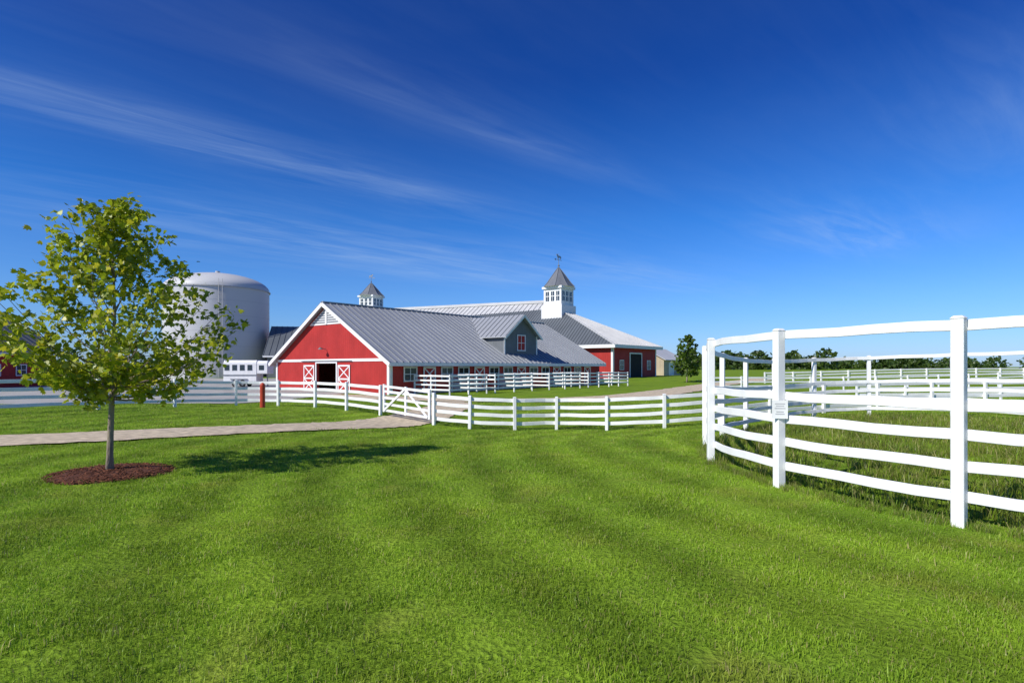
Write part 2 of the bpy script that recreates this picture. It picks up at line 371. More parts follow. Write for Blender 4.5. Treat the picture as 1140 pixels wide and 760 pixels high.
# ------------------------------------------------------------ stable (low red barn)
C1=(-9.2,42.7,-.56);RZ=math.radians(50)
barn=empty('red_stable_barn',C1,RZ)
L=30;W=16.9;E=2.7;R=7.46;T=.2
mb=MB()
d0,d1,dh=7.0,10.0,2.45
mb.box(0,T,0,d0,-.3,E,M_red);mb.box(0,T,d1,W,-.3,E,M_red);mb.box(0,T,d0,d1,dh,E,M_red)
mb.prism([(0,0,E),(0,W,E),(0,W/2,R-.1)],(T,0,0),M_red)
mb.box(T,L,0,T,-.3,E,M_red);mb.box(T,L,W-T,W,-.3,E,M_red);mb.box(L-T,L,T,W-T,-.3,E,M_red)
mb.prism([(L,0,E),(L,W,E),(L,W/2,R-.1)],(-T,0,0),M_red)
mb.obj('walls',barn)
mb=MB();mb.box(T,L-T,T,W-T,-.05,.03,M_conc);mb.box(8,8.1,T,W-T,0,E,M_dark)
mb.obj('interior',barn)
mb=MB()
oh=.6;ov=.45;sl=(R-E)/(W/2);ze=E-sl*oh+.12;zr=R+.12
a0=(-ov,-oh,ze);a1=(L+ov,-oh,ze);r0=(-ov,W/2,zr);r1=(L+ov,W/2,zr);b0=(-ov,W+oh,ze);b1=(L+ov,W+oh,ze)
slab(mb,[a0,a1,r1,r0],M_roof,.12);slab(mb,[r0,r1,b1,b0],M_roof,.12)
mb.beam((-ov,W/2,zr+.03),(L+ov,W/2,zr+.03),.35,.08,M_roof)
mb.obj('roof',barn)
mb=MB();seams_plane(mb,a0,a1,r0,r1,.62,M_roofseam,.07,.08);seams_plane(mb,b0,b1,r0,r1,.62,M_roofseam,.07,.08);mb.obj('roof_seams',barn)
mb=MB()
for yy0,yy1 in ((-oh,W/2),(W+oh,W/2)):
    mb.beam((-ov-.03,yy0,ze-.17),(-ov-.03,yy1,zr-.17),.30,.06,M_whiteb,up=(1,0,0))
mb.box(-ov,L+ov,-oh-.05,-oh-.01,ze-.28,ze-.02,M_whiteb);mb.box(-ov,L+ov,W+oh+.01,W+oh+.05,ze-.28,ze-.02,M_whiteb)
mb.box(-.05,-.005,.2,W-.2,E-.12,E+.10,M_whiteb)
for yy in (.1,W-.1): mb.box(-.06,.0,yy-.13,yy+.13,-.1,E-.15,M_whiteb)
mb.box(-.005,.25,-.06,-.003,-.1,E-.1,M_whiteb)
tz=R-1.75;hw=(R-.25-tz)/sl
mb.prism([(-.04,W/2-hw,tz),(-.04,W/2+hw,tz),(-.04,W/2,R-.25)],(.035,0,0),M_whiteb)
for i in range(1,8):
    z=tz+i*.19;hh=(R-.25-z)/sl-.2
    if hh>.1: mb.box(-.075,-.03,W/2-hh,W/2+hh,z-.03,z+.05,M_greysid)
mb.prism([(-.07,W/2-.12,tz),(-.07,W/2+.12,tz),(-.07,W/2+.12,R-.5),(-.07,W/2-.12,R-.5)],(-.03,0,0),M_whiteb)
mb.box(-.06,-.003,d0-.14,d0,-.1,dh+.14,M_whiteb);mb.box(-.06,-.003,d1,d1+.14,-.1,dh+.14,M_whiteb);mb.box(-.06,-.003,d0,d1,dh,dh+.14,M_whiteb)
xdoor(mb,'x',d0-1.15,0.0,1.7,2.3,0);xdoor(mb,'x',d1+1.15,0.0,1.7,2.3,0)
mb.box(-.14,-.08,d0-2.3,d1+2.3,dh+.16,dh+.22,M_metal)
mb.beam((-.05,W/2,3.6),(-.6,W/2,3.75),.05,.05,M_metal);mb.tube([(-.6,W/2,3.78),(-.6,W/2,3.6)],[.06,.22],M_metal,12)
mb.obj('trim_and_doors',barn)
mb=MB()
i=0;xx=2.0
while xx<L-1:
    if i%3==1: xdoor(mb,'y',xx,0.0,1.3,2.15,0)
    else: window(mb,'y',xx,1.05,1.25,1.05,0,True,M_dark if i%2 else M_glass)
    xx+=1.95;i+=1
mb.box(.3,L,-.03,-.003,.0,.18,M_conc)
mb.box(.3,L,-.05,-.003,2.33,2.45,M_whiteb)
mb.obj('stall_windows_and_doors',barn)
mb=MB();dc=16.9;dw=2.5;dy=1.0;de=5.25;dr=7.2
mb.prism([(dc-dw,dy,3.0),(dc+dw,dy,3.0),(dc+dw,dy,de),(dc,dy,dr-.1),(dc-dw,dy,de)],(0,7.2,0),M_greysid)
window(mb,'y',dc,3.75,1.2,1.5,dy,True,M_red)
mb.obj('dormer_walls',barn)
mb=MB();sl2=(dr-de)/dw;o2=.4;zz=de-sl2*o2+.1
slab(mb,[(dc-dw-o2,dy-.45,zz),(dc,dy-.45,dr+.1),(dc,dy+7.2,dr+.1),(dc-dw-o2,dy+7.2,zz)],M_roof,.1)
slab(mb,[(dc+dw+o2,dy-.45,zz),(dc,dy-.45,dr+.1),(dc,dy+7.2,dr+.1),(dc+dw+o2,dy+7.2,zz)],M_roof,.1)
seams_plane(mb,(dc-dw-o2,dy-.45,zz),(dc-dw-o2,dy+7.2,zz),(dc,dy-.45,dr+.1),(dc,dy+7.2,dr+.1),.6,M_roofseam)
for sg in (-1,1): mb.beam((dc+sg*(dw+o2),dy-.48,zz-.14),(dc,dy-.48,dr-.04),.22,.05,M_whiteb,up=(0,1,0))
for sg in (-1,1): mb.box(dc+sg*dw-.09,dc+sg*dw+.09,dy-.04,dy-.003,3.3,de-.02,M_whiteb)
mb.obj('dormer_roof',barn)
for (a,b_) in ((2.2,6.2),(7.2,12.),(14.5,19.5),(21,29)):
    cr,sr=math.cos(RZ),math.sin(RZ)
    def wp(x,y): return (C1[0]+cr*x-sr*y,C1[1]+sr*x+cr*y)
    nn_=max(2,round((b_-a)/2));pts=[wp(a,-.3),wp(a,-2.2),wp(a,-4.2)]+[wp(a+(b_-a)*t/nn_,-4.2) for t in range(1,nn_+1)]+[wp(b_,-2.2),wp(b_,-.3)]
    fence('stall_pen_fence',pts,1.5,[1.42,1.08,.74,.4],False,1,1)

# ------------------------------------------------------------ arena pavilion
hb_=empty('red_arena_barn',(14.7,83,-.15),RZ)
WX=14;LY=40;E=5.05;R=11.75;AY=14.6
mb=MB()
mb.box(0,.3,0,LY,-.3,E,M_red);mb.box(.3,WX,0,.3,-.3,E,M_red);mb.box(WX-.3,WX,.3,LY,-.3,E,M_red);mb.box(.3,WX-.3,LY-.3,LY,-.3,E,M_red)
mb.prism([(0,LY,E),(WX,LY,E),(WX/2,LY,R-.1)],(0,-.3,0),M_red)
mb.obj('walls',hb_)
mb=MB();o=.8
A0=(-o,-o,E-.1);A1=(WX+o,-o,E-.1);A2=(WX+o,LY+o,E-.1);A3=(-o,LY+o,E-.1);P0=(WX/2,AY,R);P1=(WX/2,LY+o,R)
slab(mb,[A0,A1,P0],M_roofl,.15);slab(mb,[A0,P0,P1,A3],M_roofd,.15);slab(mb,[A1,A2,P1,P0],M_roofd,.15)  # hip end paler than the long planes: sunlit look put into its colour
mb.obj('roof',hb_)
mb=MB();
for t in range(1,27):
    yv=-o+(AY+o)*t/26;f_=t/26
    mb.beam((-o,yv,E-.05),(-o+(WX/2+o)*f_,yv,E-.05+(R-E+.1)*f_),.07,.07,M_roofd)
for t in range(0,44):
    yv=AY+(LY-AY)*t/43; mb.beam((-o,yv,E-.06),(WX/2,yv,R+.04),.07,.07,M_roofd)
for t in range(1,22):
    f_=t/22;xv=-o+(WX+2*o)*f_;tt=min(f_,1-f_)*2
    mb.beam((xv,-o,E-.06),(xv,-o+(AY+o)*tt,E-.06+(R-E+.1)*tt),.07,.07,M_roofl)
mb.beam(A0,P0,.25,.12,M_roofl);mb.beam(A1,P0,.25,.12,M_roofl)
mb.obj('roof_seams',hb_)
mb=MB()
mb.box(-o-.05,WX+o+.05,-o-.06,-o-.01,E-.55,E-.06,M_whiteb);mb.box(-o-.06,-o-.01,-o,LY,E-.55,E-.06,M_whiteb)
for xx in (.12,WX-.12): mb.box(xx-.15,xx+.15,-.08,-.003,-.1,E-.5,M_whiteb)
mb.box(-.08,-.003,-.06,.25,-.1,E-.5,M_whiteb)
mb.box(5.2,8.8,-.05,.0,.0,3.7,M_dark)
for a,b_ in ((5.0,5.2),(8.8,9.0)): mb.box(a,b_,-.1,-.003,-.1,3.9,M_whiteb)
mb.box(5.2,8.8,-.1,-.003,3.7,3.9,M_whiteb)
window(mb,'y',2.6,1.3,1.2,1.4,0);window(mb,'y',11.4,1.3,1.2,1.4,0)
window(mb,'x',3,1.3,1.2,1.4,0);window(mb,'x',6,1.3,1.2,1.4,0)
mb.obj('trim_and_doors',hb_)
cupola(hb_,WX/2,AY,R-.3,4.9,3.9,3.4,2.4)

# ------------------------------------------------------------ rear arena
D=Vector((-46.8,21,0));rr=math.atan2(D.y,D.x)
ar=empty('riding_arena_barn',(7.8,135,0),rr)
LL=D.length;hw=15;E=8;R=16.9
mb=MB();mb.box(0,LL,-hw,hw,-.2,E,M_red)
mb.prism([(0,-hw,E),(0,hw,E),(0,0,R-.1)],(LL,0,0),M_red);mb.obj('walls',ar)
mb=MB()
slab(mb,[(-1,hw+.8,E-.2),(LL+1,hw+.8,E-.2),(LL+1,0,R),(-1,0,R)],M_roofl,.2)
slab(mb,[(-1,-hw-.8,E-.2),(LL+1,-hw-.8,E-.2),(LL+1,0,R),(-1,0,R)],M_roofl,.2)
seams_plane(mb,(-1,hw+.8,E-.2),(LL+1,hw+.8,E-.2),(-1,0,R),(LL+1,0,R),1.2,M_roofseam,.08,.08)
mb.box(0,LL,-.8,.8,R-.3,R+.35,M_roofl)
mb.obj('roof',ar)
cupola(ar,LL-.5,0,R-.2,6.2,4.2,3.6,2.4)

an_=empty('beige_shed',(27.5,103,-.05),RZ)
mb=MB();mb.box(0,8,0,7,-.2,3.0,M_beige);mb.prism([(0,0,3),(0,7,3),(0,3.5,4.9)],(8,0,0),M_beige);mb.obj('walls',an_)
mb=MB();slab(mb,[(-.4,-.5,2.9),(8.4,-.5,2.9),(8.4,3.5,5.05),(-.4,3.5,5.05)],M_roofl,.12);slab(mb,[(-.4,7.5,2.9),(8.4,7.5,2.9),(8.4,3.5,5.05),(-.4,3.5,5.05)],M_roofl,.12)
mb.box(2,4.2,-.05,-.003,0,2.4,M_whiteb);window(mb,'x',3.5,1.0,1.2,1.1,0);mb.obj('roof_and_door',an_)

def gable_shed(name,loc,rz,LX,WY,E,R,wall,roof):
    e=empty(name,loc,rz);mb=MB()
    mb.box(0,LX,0,WY,-.3,E,wall);mb.prism([(0,0,E),(0,WY,E),(0,WY/2,R-.1)],(LX,0,0),wall);mb.obj('walls',e)
    mb=MB();s_=(R-E)/(WY/2);z0=E-s_*.6+.1
    slab(mb,[(-.5,-.6,z0),(LX+.5,-.6,z0),(LX+.5,WY/2,R+.1),(-.5,WY/2,R+.1)],roof,.12);slab(mb,[(-.5,WY+.6,z0),(LX+.5,WY+.6,z0),(LX+.5,WY/2,R+.1),(-.5,WY/2,R+.1)],roof,.12)
    seams_plane(mb,(-.5,-.6,z0),(LX+.5,-.6,z0),(-.5,WY/2,R+.1),(LX+.5,WY/2,R+.1),.8,roof,.07,.07)
    mb.obj('roof',e)
    mb=MB()
    for y0 in (-.6,WY+.6): mb.beam((-.53,y0,z0-.16),(-.53,WY/2,R-.06),.26,.05,M_whiteb,up=(1,0,0))
    mb.box(-.5,LX+.5,-.66,-.61,z0-.26,z0-.02,M_whiteb)
    k=2.5
    while k<LX-1: window(mb,'y',k,1.1,1.2,1.1,0);k+=3
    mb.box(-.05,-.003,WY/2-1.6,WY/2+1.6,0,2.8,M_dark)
    for a in (-1.7,1.7): mb.box(-.1,-.003,WY/2+a-.1,WY/2+a+.1,0,3,M_whiteb)
    mb.obj('trim',e);return e
gable_shed('red_shed_barn',(-50.5,38,-.4),math.radians(90),25,15,3.7,8.6,M_red,M_roofd)
gable_shed('grey_shed',(-37,86,0),math.radians(12),16,12,3.6,8.0,M_greysid,M_roofd)

# ------------------------------------------------------------ tank
tk=empty('storage_tank',(-47.6,92,0))
mb=MB();r=7.7;H=13.8;seg=96
def revolve(mb,prof,seg,mt):
    k=mb.m(mt);b=len(mb.v)
    for (rr_,z) in prof:
        for t in range(seg):
            a=2*math.pi*t/seg;mb.v.append((rr_*math.cos(a),rr_*math.sin(a),z))
    for j in range(len(prof)-1):
        for t in range(seg):
            t2=(t+1)%seg;mb.f.append((b+j*seg+t,b+j*seg+t2,b+(j+1)*seg+t2,b+(j+1)*seg+t));mb.mi.append(k)
revolve(mb,[(r,-.2),(r,H)],seg,M_tank);mb.obj('shell',tk,smooth=True)
mb=MB();revolve(mb,[(r*math.cos(a)+.05,H+.05+2.7*math.sin(a)) for a in [i*math.pi/2/12 for i in range(0,13)]],seg,M_tank);mb.obj('dome_roof',tk,smooth=True)
mb=MB()
for z in (2.4,4.7,7.0,9.4,11.7): revolve(mb,[(r+.003,z-.02),(r+.012,z-.02),(r+.012,z+.02),(r+.003,z+.02)],seg,M_tankd)
revolve(mb,[(r,H-.12),(r+.18,H-.12),(r+.18,H+.03),(r,H+.03)],seg,M_tankd)
an=math.radians(-60);cx,cy=math.cos(an),math.sin(an)
for o_ in (-.25,.25): mb.beam(((r+.3)*cx-cy*o_,(r+.3)*cy+cx*o_,0),((r+.3)*cx-cy*o_,(r+.3)*cy+cx*o_,H+1),.06,.06,M_tankd)
for i in range(46): z=.3+i*.3;mb.beam(((r+.3)*cx+cy*.25,(r+.3)*cy-cx*.25,z),((r+.3)*cx-cy*.25,(r+.3)*cy+cx*.25,z),.04,.04,M_tankd)
mb.tube([(0,0,H+2.6),(0,0,H+3.2)],[.35,.35],M_tankd,12)
mb.obj('bands_and_ladder',tk)

# ------------------------------------------------------------ horse trailer
tr=empty('horse_trailer',(-28.3,60,gz(-28,60)+.035),math.radians(6));tr.scale=(.72,.95,1.0)
mb=MB()
sec=[(-1.1,.55),(1.1,.55),(1.1,2.55),(.85,2.78),(-.85,2.78),(-1.1,2.55)]
mb.prism([(-2.3,a,z) for a,z in sec],(4.6,0,0),M_white)
mb.prism([(2.3,a*.98,z) for a,z in [(-1.1,1.35),(1.1,1.35),(1.1,2.5),(.85,2.72),(-.85,2.72),(-1.1,2.5)]],(1.5,0,0),M_white)
mb.obj('body',tr,bevel=.06)
mb=MB()
for i in range(4):
    x=-1.8+i*1.05;mb.box(x-.32,x+.32,-1.13,-1.103,1.75,2.3,M_glass);mb.box(x-.36,x+.36,-1.12,-1.101,1.70,1.74,M_metal)
mb.box(2.6,3.3,-1.10,-1.08,1.75,2.25,M_glass)
mb.box(-2.3,2.3,-1.13,-1.103,1.15,1.28,M_metal);mb.box(-2.33,-2.303,-.8,.8,.7,2.4,M_metal)
mb.box(-1.3,1.0,-1.2,-1.105,.75,.85,M_metal)
for x in (-.75,.35):
    for y in (-1.12,.92): mb.tube([(x,y,.38),(x,y+.2,.38)],[.38,.38],M_tire,20);mb.tube([(x,y-.01,.38),(x,y+.21,.38)],[.2,.2],M_metal,14)
mb.beam((3.3,0,1.4),(3.4,0,.2),.12,.12,M_metal);mb.tube([(3.4,0,0),(3.4,0,.25)],[.1,.06],M_metal,8)
mb.obj('windows_wheels_hitch',tr)

# ------------------------------------------------------------ trees
def leafmat(name,c0,c1,cy):
    m=bpy.data.materials.new(name);m.use_nodes=True;n=m.node_tree.nodes;l=m.node_tree.links;n.clear()
    out=n.new('ShaderNodeOutputMaterial');ge=n.new('ShaderNodeNewGeometry')
    r=n.new('ShaderNodeValToRGB');e=r.color_ramp.elements;e[0].color=c0+(1,);e[1].color=cy+(1,);e.new(.75).color=c1+(1,)
    l.new(ge.outputs['Random Per Island'],r.inputs[0])
    no=n.new('ShaderNodeTexNoise');no.inputs['Scale'].default_value=1.6;l.new(ge.outputs['Position'],no.inputs['Vector'])
    mr=n.new('ShaderNodeMapRange');l.new(no.outputs['Fac'],mr.inputs[0]);mr.inputs[1].default_value=.3;mr.inputs[2].default_value=.7;mr.inputs[3].default_value=.7;mr.inputs[4].default_value=1.25
    s=n.new('ShaderNodeVectorMath');s.operation='SCALE';l.new(r.outputs[0],s.inputs[0]);l.new(mr.outputs[0],s.inputs['Scale'])
    d=n.new('ShaderNodeBsdfDiffuse');t=n.new('ShaderNodeBsdfTranslucent');g=n.new('ShaderNodeBsdfGlossy');g.inputs['Roughness'].default_value=.4
    l.new(s.outputs[0],d.inputs[0]);l.new(s.outputs[0],t.inputs[0])
    a=n.new('ShaderNodeMixShader');a.inputs[0].default_value=.45;l.new(d.outputs[0],a.inputs[1]);l.new(t.outputs[0],a.inputs[2])
    b=n.new('ShaderNodeMixShader');b.inputs[0].default_value=.04;l.new(a.outputs[0],b.inputs[1]);l.new(g.outputs[0],b.inputs[2]);l.new(b.outputs[0],out.inputs[0]);return m
M_leaf=leafmat('maple_leaf',(.20,.27,.012),(.44,.50,.022),(.64,.57,.04))
M_leaf2=leafmat('green_leaf',(.06,.12,.010),(.11,.19,.015),(.17,.25,.02))
M_leaf3=leafmat('far_leaf',(.05,.10,.018),(.09,.15,.028),(.13,.19,.035))
LEAF=[(0,0),(.30,.05),(.50,.30),(.27,.45),(.33,.75),(.12,.68),(0,1.0),(-.12,.68),(-.33,.75),(-.27,.45),(-.50,.30),(-.30,.05)]
def addleaf(mb,p,size,r,shape=LEAF):
    nrm=Vector((r.gauss(0,.6),r.gauss(0,.6),r.uniform(.15,1))).normalized()
    a=Vector((r.gauss(0,1),r.gauss(0,1),r.gauss(-.4,.5)));a=(a-nrm*a.dot(nrm)).normalized();b=nrm.cross(a)
    i=len(mb.v)
    for (u,v) in shape:
        q=p+b*u*size+a*v*size-nrm*(abs(u)*.25+v*v*.2)*size
        mb.v.append(tuple(q))
    mb.f.append(tuple(range(i,i+len(shape))));mb.mi.append(0)
def tree(name,x,y,H,z0,rad,profile,nb,leafsize,per,seed,trunk_r,lm,sub=6,shape=LEAF):
    r=random.Random(seed);e=empty(name,(x,y,gz(x,y)));tb=MB();lb=MB();lb.m(lm)
    tp=[];N=12;HT=H*.95
    for i in range(N+1):
        t=i/N;tp.append(Vector((.03*math.sin(t*5+seed)*H/4,.03*math.cos(t*4+seed)*t*H/4,t*HT-.05)))
    tb.tube(tp,[trunk_r*(1.35 if i==0 else 1)*(1-.88*i/N) for i in range(N+1)],M_bark,10)
    for k in range(nb):
        t=(k+.5)/nb; zt=z0+.10+(H-.08-z0-.10)*t
        an=k*2.4+r.uniform(-.4,.4)
        ln=rad*profile((zt-z0)/(H-z0))*r.uniform(.58,1.16)
        el=math.radians(24+40*t+r.uniform(-8,8))
        rise=min(ln*math.tan(el),(zt-z0*.92)*.8)
        z=max(z0*.88,zt-rise)
        ft=min(z/HT*N,N-.01);i0=int(ft);st=tp[i0].lerp(tp[i0+1],ft-i0)
        end=Vector((math.cos(an)*ln,math.sin(an)*ln,zt));dv=end-st;L_=dv.length
        pts=[st]
        for j in range(1,5):
            q_=j/4
            pts.append(st+dv*q_+Vector((r.gauss(0,.02),r.gauss(0,.02),-.10*L_*math.sin(q_*math.pi))))
        br=trunk_r*.36*(1-.6*t)
        tb.tube(pts,[br,br*.8,br*.6,br*.4,br*.2],M_bark,5,False)
        for s_ in range(sub):
            f=.28+.74*(s_+.5)/sub;q=min(f*4,3.999);i0=int(q);b0_=pts[i0].lerp(pts[i0+1],q-i0)
            a2=an+r.choice((-1,1))*r.uniform(.3,1.3);l2=L_*r.uniform(.14,.30)*(1.15-f*.6)+.05*H/4
            e2=r.uniform(-.35,.9)
            d2=Vector((math.cos(a2)*math.cos(e2),math.sin(a2)*math.cos(e2),math.sin(e2)))
            b1_=b0_+d2*l2
            tb.tube([b0_,b0_.lerp(b1_,.5)+Vector((0,0,.02)),b1_],[br*.35,br*.25,br*.12],M_bark,4,False)
            cl=.08*H/4.2
            for q_ in range(int(per*r.uniform(.6,1.3))):
                f2=r.random()**.6
                p=b0_.lerp(b1_,f2)+Vector((r.gauss(0,cl),r.gauss(0,cl),r.gauss(0,cl*.75)))
                addleaf(lb,p,leafsize*r.uniform(.55,1.2),r,shape)
    tb.obj('trunk_and_branches',e,smooth=True);lb.obj('foliage',e,recalc=False);return e
def prof(t):
    X=[0,.1,.25,.4,.55,.7,.85,1];Y=[.55,.85,1.0,1.0,.76,.56,.32,.06]
    for i in range(7):
        if t<=X[i+1]: return Y[i]+(Y[i+1]-Y[i])*(t-X[i])/(X[i+1]-X[i])
    return .08
tree('maple_tree',-5.98,8.5,4.20,1.22,1.62,prof,54,.098,22,11,.050,M_leaf)
tree('young_tree',23.1,75,6.4,1.2,2.1,prof,30,.36,11,5,.10,M_leaf2,5,[(0,0),(.4,.3),(.3,.8),(0,1),(-.4,.6),(-.3,.2)])
# mulch ring
mb=MB();r_=random.Random(3);cx,cy=-5.98,8.5
ringv=[]
for j,(rr_,h) in enumerate(((.0,.07),(.3,.075),(.55,.06),(.70,.035),(.80,-.02))):
    row=[]
    for t in range(40):
        a=2*math.pi*t/40;q=rr_*(1+.07*math.sin(3*a+1)+r_.uniform(-.03,.03));x=cx+q*math.cos(a);y=cy+q*math.sin(a);row.append((x,y,gz(x,y)+h+r_.uniform(-.008,.008)))
    ringv.append(row)
for a,b_ in zip(ringv,ringv[1:]):
    for t in range(40): mb.poly([a[t],a[(t+1)%40],b_[(t+1)%40],b_[t]],M_mulch)
M_chip=simple('mulch_chip',(.19,.07,.035),.9,.5,30)
for i in range(1300):
    a=r_.uniform(0,6.283);q=.82*math.sqrt(r_.random());x=cx+q*math.cos(a);y=cy+q*math.sin(a);z=gz(x,y)+.075-.05*(q/.8)**2+r_.uniform(0,.012)
    d=Vector((r_.gauss(0,1),r_.gauss(0,1),r_.gauss(0,.3))).normalized()*r_.uniform(.015,.035)
    mb.beam(Vector((x,y,z))-d,Vector((x,y,z))+d,r_.uniform(.008,.018),.006,M_chip if r_.random()<.6 else M_mulch)
mb.obj('mulch_ring')

# distant tree mass
mb=MB();mb.m(M_leaf3);r_=random.Random(9);QS=[(0,0),(.5,.3),(.3,.9),(-.3,1),(-.5,.4)]
def clump(x,y,h,w,n_):
    for i in range(n_):
        a=r_.uniform(0,6.283);t=r_.random();rr_=w*math.sqrt(r_.random())*(1-.75*max(0,t-.35)/.65*t)
        p=Vector((x+rr_*math.cos(a),y+rr_*math.sin(a),t*h+r_.gauss(0,.3)))
        addleaf(mb,p,r_.uniform(1.0,2.2),r_,QS)
for i in range(90):
    x=r_.uniform(90,330);y=300+r_.uniform(-10,25)+(0 if x<170 else 90); clump(x,y,r_.uniform(5,9)*(1.15 if x<170 else .9),r_.uniform(5,9),160)
for i in range(60):
    x=300+i*9+r_.uniform(-4,4); clump(x,450+r_.uniform(-20,20),r_.uniform(6,10),9,110)
for i in range(40):
    x=-420+i*9+r_.uniform(-5,5); clump(x,330+r_.uniform(-15,15),r_.uniform(8,13),6,110)
mb.obj('distant_treeline',recalc=False)

# ------------------------------------------------------------ grass
MG=[blade_mat('grass_blade',G0,G1,GD),blade_mat('grass_blade_light',(.25,.38,.03),(.34,.47,.04),(.42,.43,.08)),blade_mat('grass_blade_dry',(.38,.35,.12),(.44,.40,.15),(.46,.39,.17))]
MW=[blade_mat('weed_blade',(.14,.19,.025),(.22,.26,.04),(.32,.26,.08))]
def tuft(name,nb,rad,h0,h1,w,mats,seed,dry=.04,light=.3):
    r=random.Random(seed);v=[];f=[];mi=[]
    for i in range(nb):
        a=r.uniform(0,6.283);q=rad*math.sqrt(r.random());x=q*math.cos(a);y=q*math.sin(a);h=r.uniform(h0,h1);an=r.uniform(0,6.283)
        le=r.uniform(.1,.9)*h;b=r.uniform(0,6.283);dx,dy=math.cos(b)*le,math.sin(b)*le;wx,wy=math.cos(an)*w*r.uniform(.6,1.1),math.sin(an)*w
        k=len(v)
        v+=[(x-wx,y-wy,-.01),(x+wx,y+wy,-.01),(x+wx*.8+dx*.35,y+wy*.8+dy*.35,h*.6),(x-wx*.8+dx*.35,y-wy*.8+dy*.35,h*.6),(x+dx,y+dy,h*r.uniform(.75,1))]
        f+=[(k,k+1,k+2,k+3),(k+3,k+2,k+4)];u=r.random();m_=2 if u<dry else 1 if u<dry+light else 0
        m_=min(m_,len(mats)-1);mi+=[m_,m_]
    me=bpy.data.meshes.new(name);me.from_pydata(v,[],f)
    for m_ in mats: me.materials.append(m_)
    me.polygons.foreach_set('material_index',mi);return bpy.data.objects.new(name,me)
pc=np.array(path_c);lc=np.array(lane_c)
def inring(x,y):
    c=False;n=len(ring);j=n-1
    for i in range(n):
        if (ring[i][1]>y)!=(ring[j][1]>y) and x<(ring[j][0]-ring[i][0])*(y-ring[i][1])/(ring[j][1]-ring[i][1])+ring[i][0]: c=not c
        j=i
    return c
def ok(x,y):
    if ((pc[:,0]-x)**2+(pc[:,1]-y)**2).min()<1.12**2: return False
    if ((lc[:,0]-x)**2+(lc[:,1]-y)**2).min()<2.0**2: return False
    if (x+5.98)**2+(y-8.5)**2<.72**2: return False
    if x<-14.2 and y>24+(x+70)*.099-.3: return False
    if x<-10 and y>40: return False
    return True
def scatter(name,tufts,gen):
    col=bpy.data.collections.new(name+'_tufts')
    for t in tufts: col.objects.link(t)
    P=[];SC=[]
    for x,y,s in gen:
        P.append((x,y,gz(x,y)));SC.append(s)
    me=bpy.data.meshes.new(name);me.from_pydata(P,[],[])
    at=me.attributes.new('scl','FLOAT','POINT');at.data.foreach_set('value',SC)
    o=bpy.data.objects.new(name,me);S.collection.objects.link(o)
    ng=bpy.data.node_groups.new(name,'GeometryNodeTree');ng.interface.new_socket('Geometry',in_out='INPUT',socket_type='NodeSocketGeometry');ng.interface.new_socket('Geometry',in_out='OUTPUT',socket_type='NodeSocketGeometry')
    n=ng.nodes;l=ng.links;gi=n.new('NodeGroupInput');go=n.new('NodeGroupOutput')
    m2p=n.new('GeometryNodeMeshToPoints');l.new(gi.outputs[0],m2p.inputs['Mesh'])
    ci=n.new('GeometryNodeCollectionInfo');ci.inputs['Collection'].default_value=col;ci.inputs['Separate Children'].default_value=True;ci.inputs['Reset Children'].default_value=True
    ip=n.new('GeometryNodeInstanceOnPoints');l.new(m2p.outputs[0],ip.inputs['Points']);l.new(ci.outputs[0],ip.inputs['Instance']);ip.inputs['Pick Instance'].default_value=True
    rv=n.new('FunctionNodeRandomValue');rv.data_type='FLOAT_VECTOR';rv.inputs[0].default_value=(0,0,0);rv.inputs[1].default_value=(0,0,6.283);l.new(rv.outputs[0],ip.inputs['Rotation'])
    na=n.new('GeometryNodeInputNamedAttribute');na.data_type='FLOAT';na.inputs['Name'].default_value='scl';l.new(na.outputs[0],ip.inputs['Scale'])
    l.new(ip.outputs[0],go.inputs[0])
    md=o.modifiers.new('scatter','NODES');md.node_group=ng
    print(name,len(P));return o
from mathutils import noise as mn
def gen_lawn():
    out=[]
    for (y0,y1,dens,s0,s1) in ((1.6,6.5,64,.75,1.05),(6.5,14,27,.95,1.25),(14,24,8,1.3,1.8),(24,38,2.2,1.8,2.3)):
        A=(2*1.05*(y1+1))*(y1-y0)
        for i in range(int(A*dens)):
            x=random.uniform(-1,1)*1.05*(y1+1);y=random.uniform(y0,y1)
            if abs(x)>1.0*y+1.2: continue
            if not ok(x,y): continue
            if inring(x,y) and random.random()<.6: continue
            q=1+.35*mn.noise(Vector((x*1.3,y*1.3,0)))+.30*mn.noise(Vector((x*4,y*4,3)))
            out.append((x,y,random.uniform(s0,s1)*q))
    return out
scatter('lawn_grass',[tuft('t%d'%i,75,.16,.016,.043,.0027,MG,i) for i in range(6)],gen_lawn())
def gen_tall():
    out=[]
    for i in range(2800):
        y=1.8+12*random.random()**1.4;x=random.uniform(-1,1)*(y+1)
        if ok(x,y) and mn.noise(Vector((x*.7,y*.7,9)))>-.1: out.append((x,y,random.uniform(.55,1.1)))
    return out
scatter('tall_grass_blades',[tuft('tall%d'%i,9,.07,.05,.09,.0034,[MG[1],MG[0],MG[2]],80+i,.06,.4) for i in range(5)],gen_tall())
def gen_weeds():
    out=[]
    for i in range(4200):
        x=random.uniform(3,16);y=random.uniform(3,20)
        if inring(x,y): out.append((x,y,random.uniform(.6,1.5)))
    cv=catmull(ring,30,True)
    for p in cv:
        for _ in range(2): out.append((p[0]+random.gauss(0,.07),p[1]+random.gauss(0,.07),random.uniform(.3,.6)))
    return out
scatter('pen_weeds',[tuft('w%d'%i,36,.12,.06,.22,.004,[MW[0],MG[0],MG[2]],50+i,.14,.3) for i in range(4)],gen_weeds())

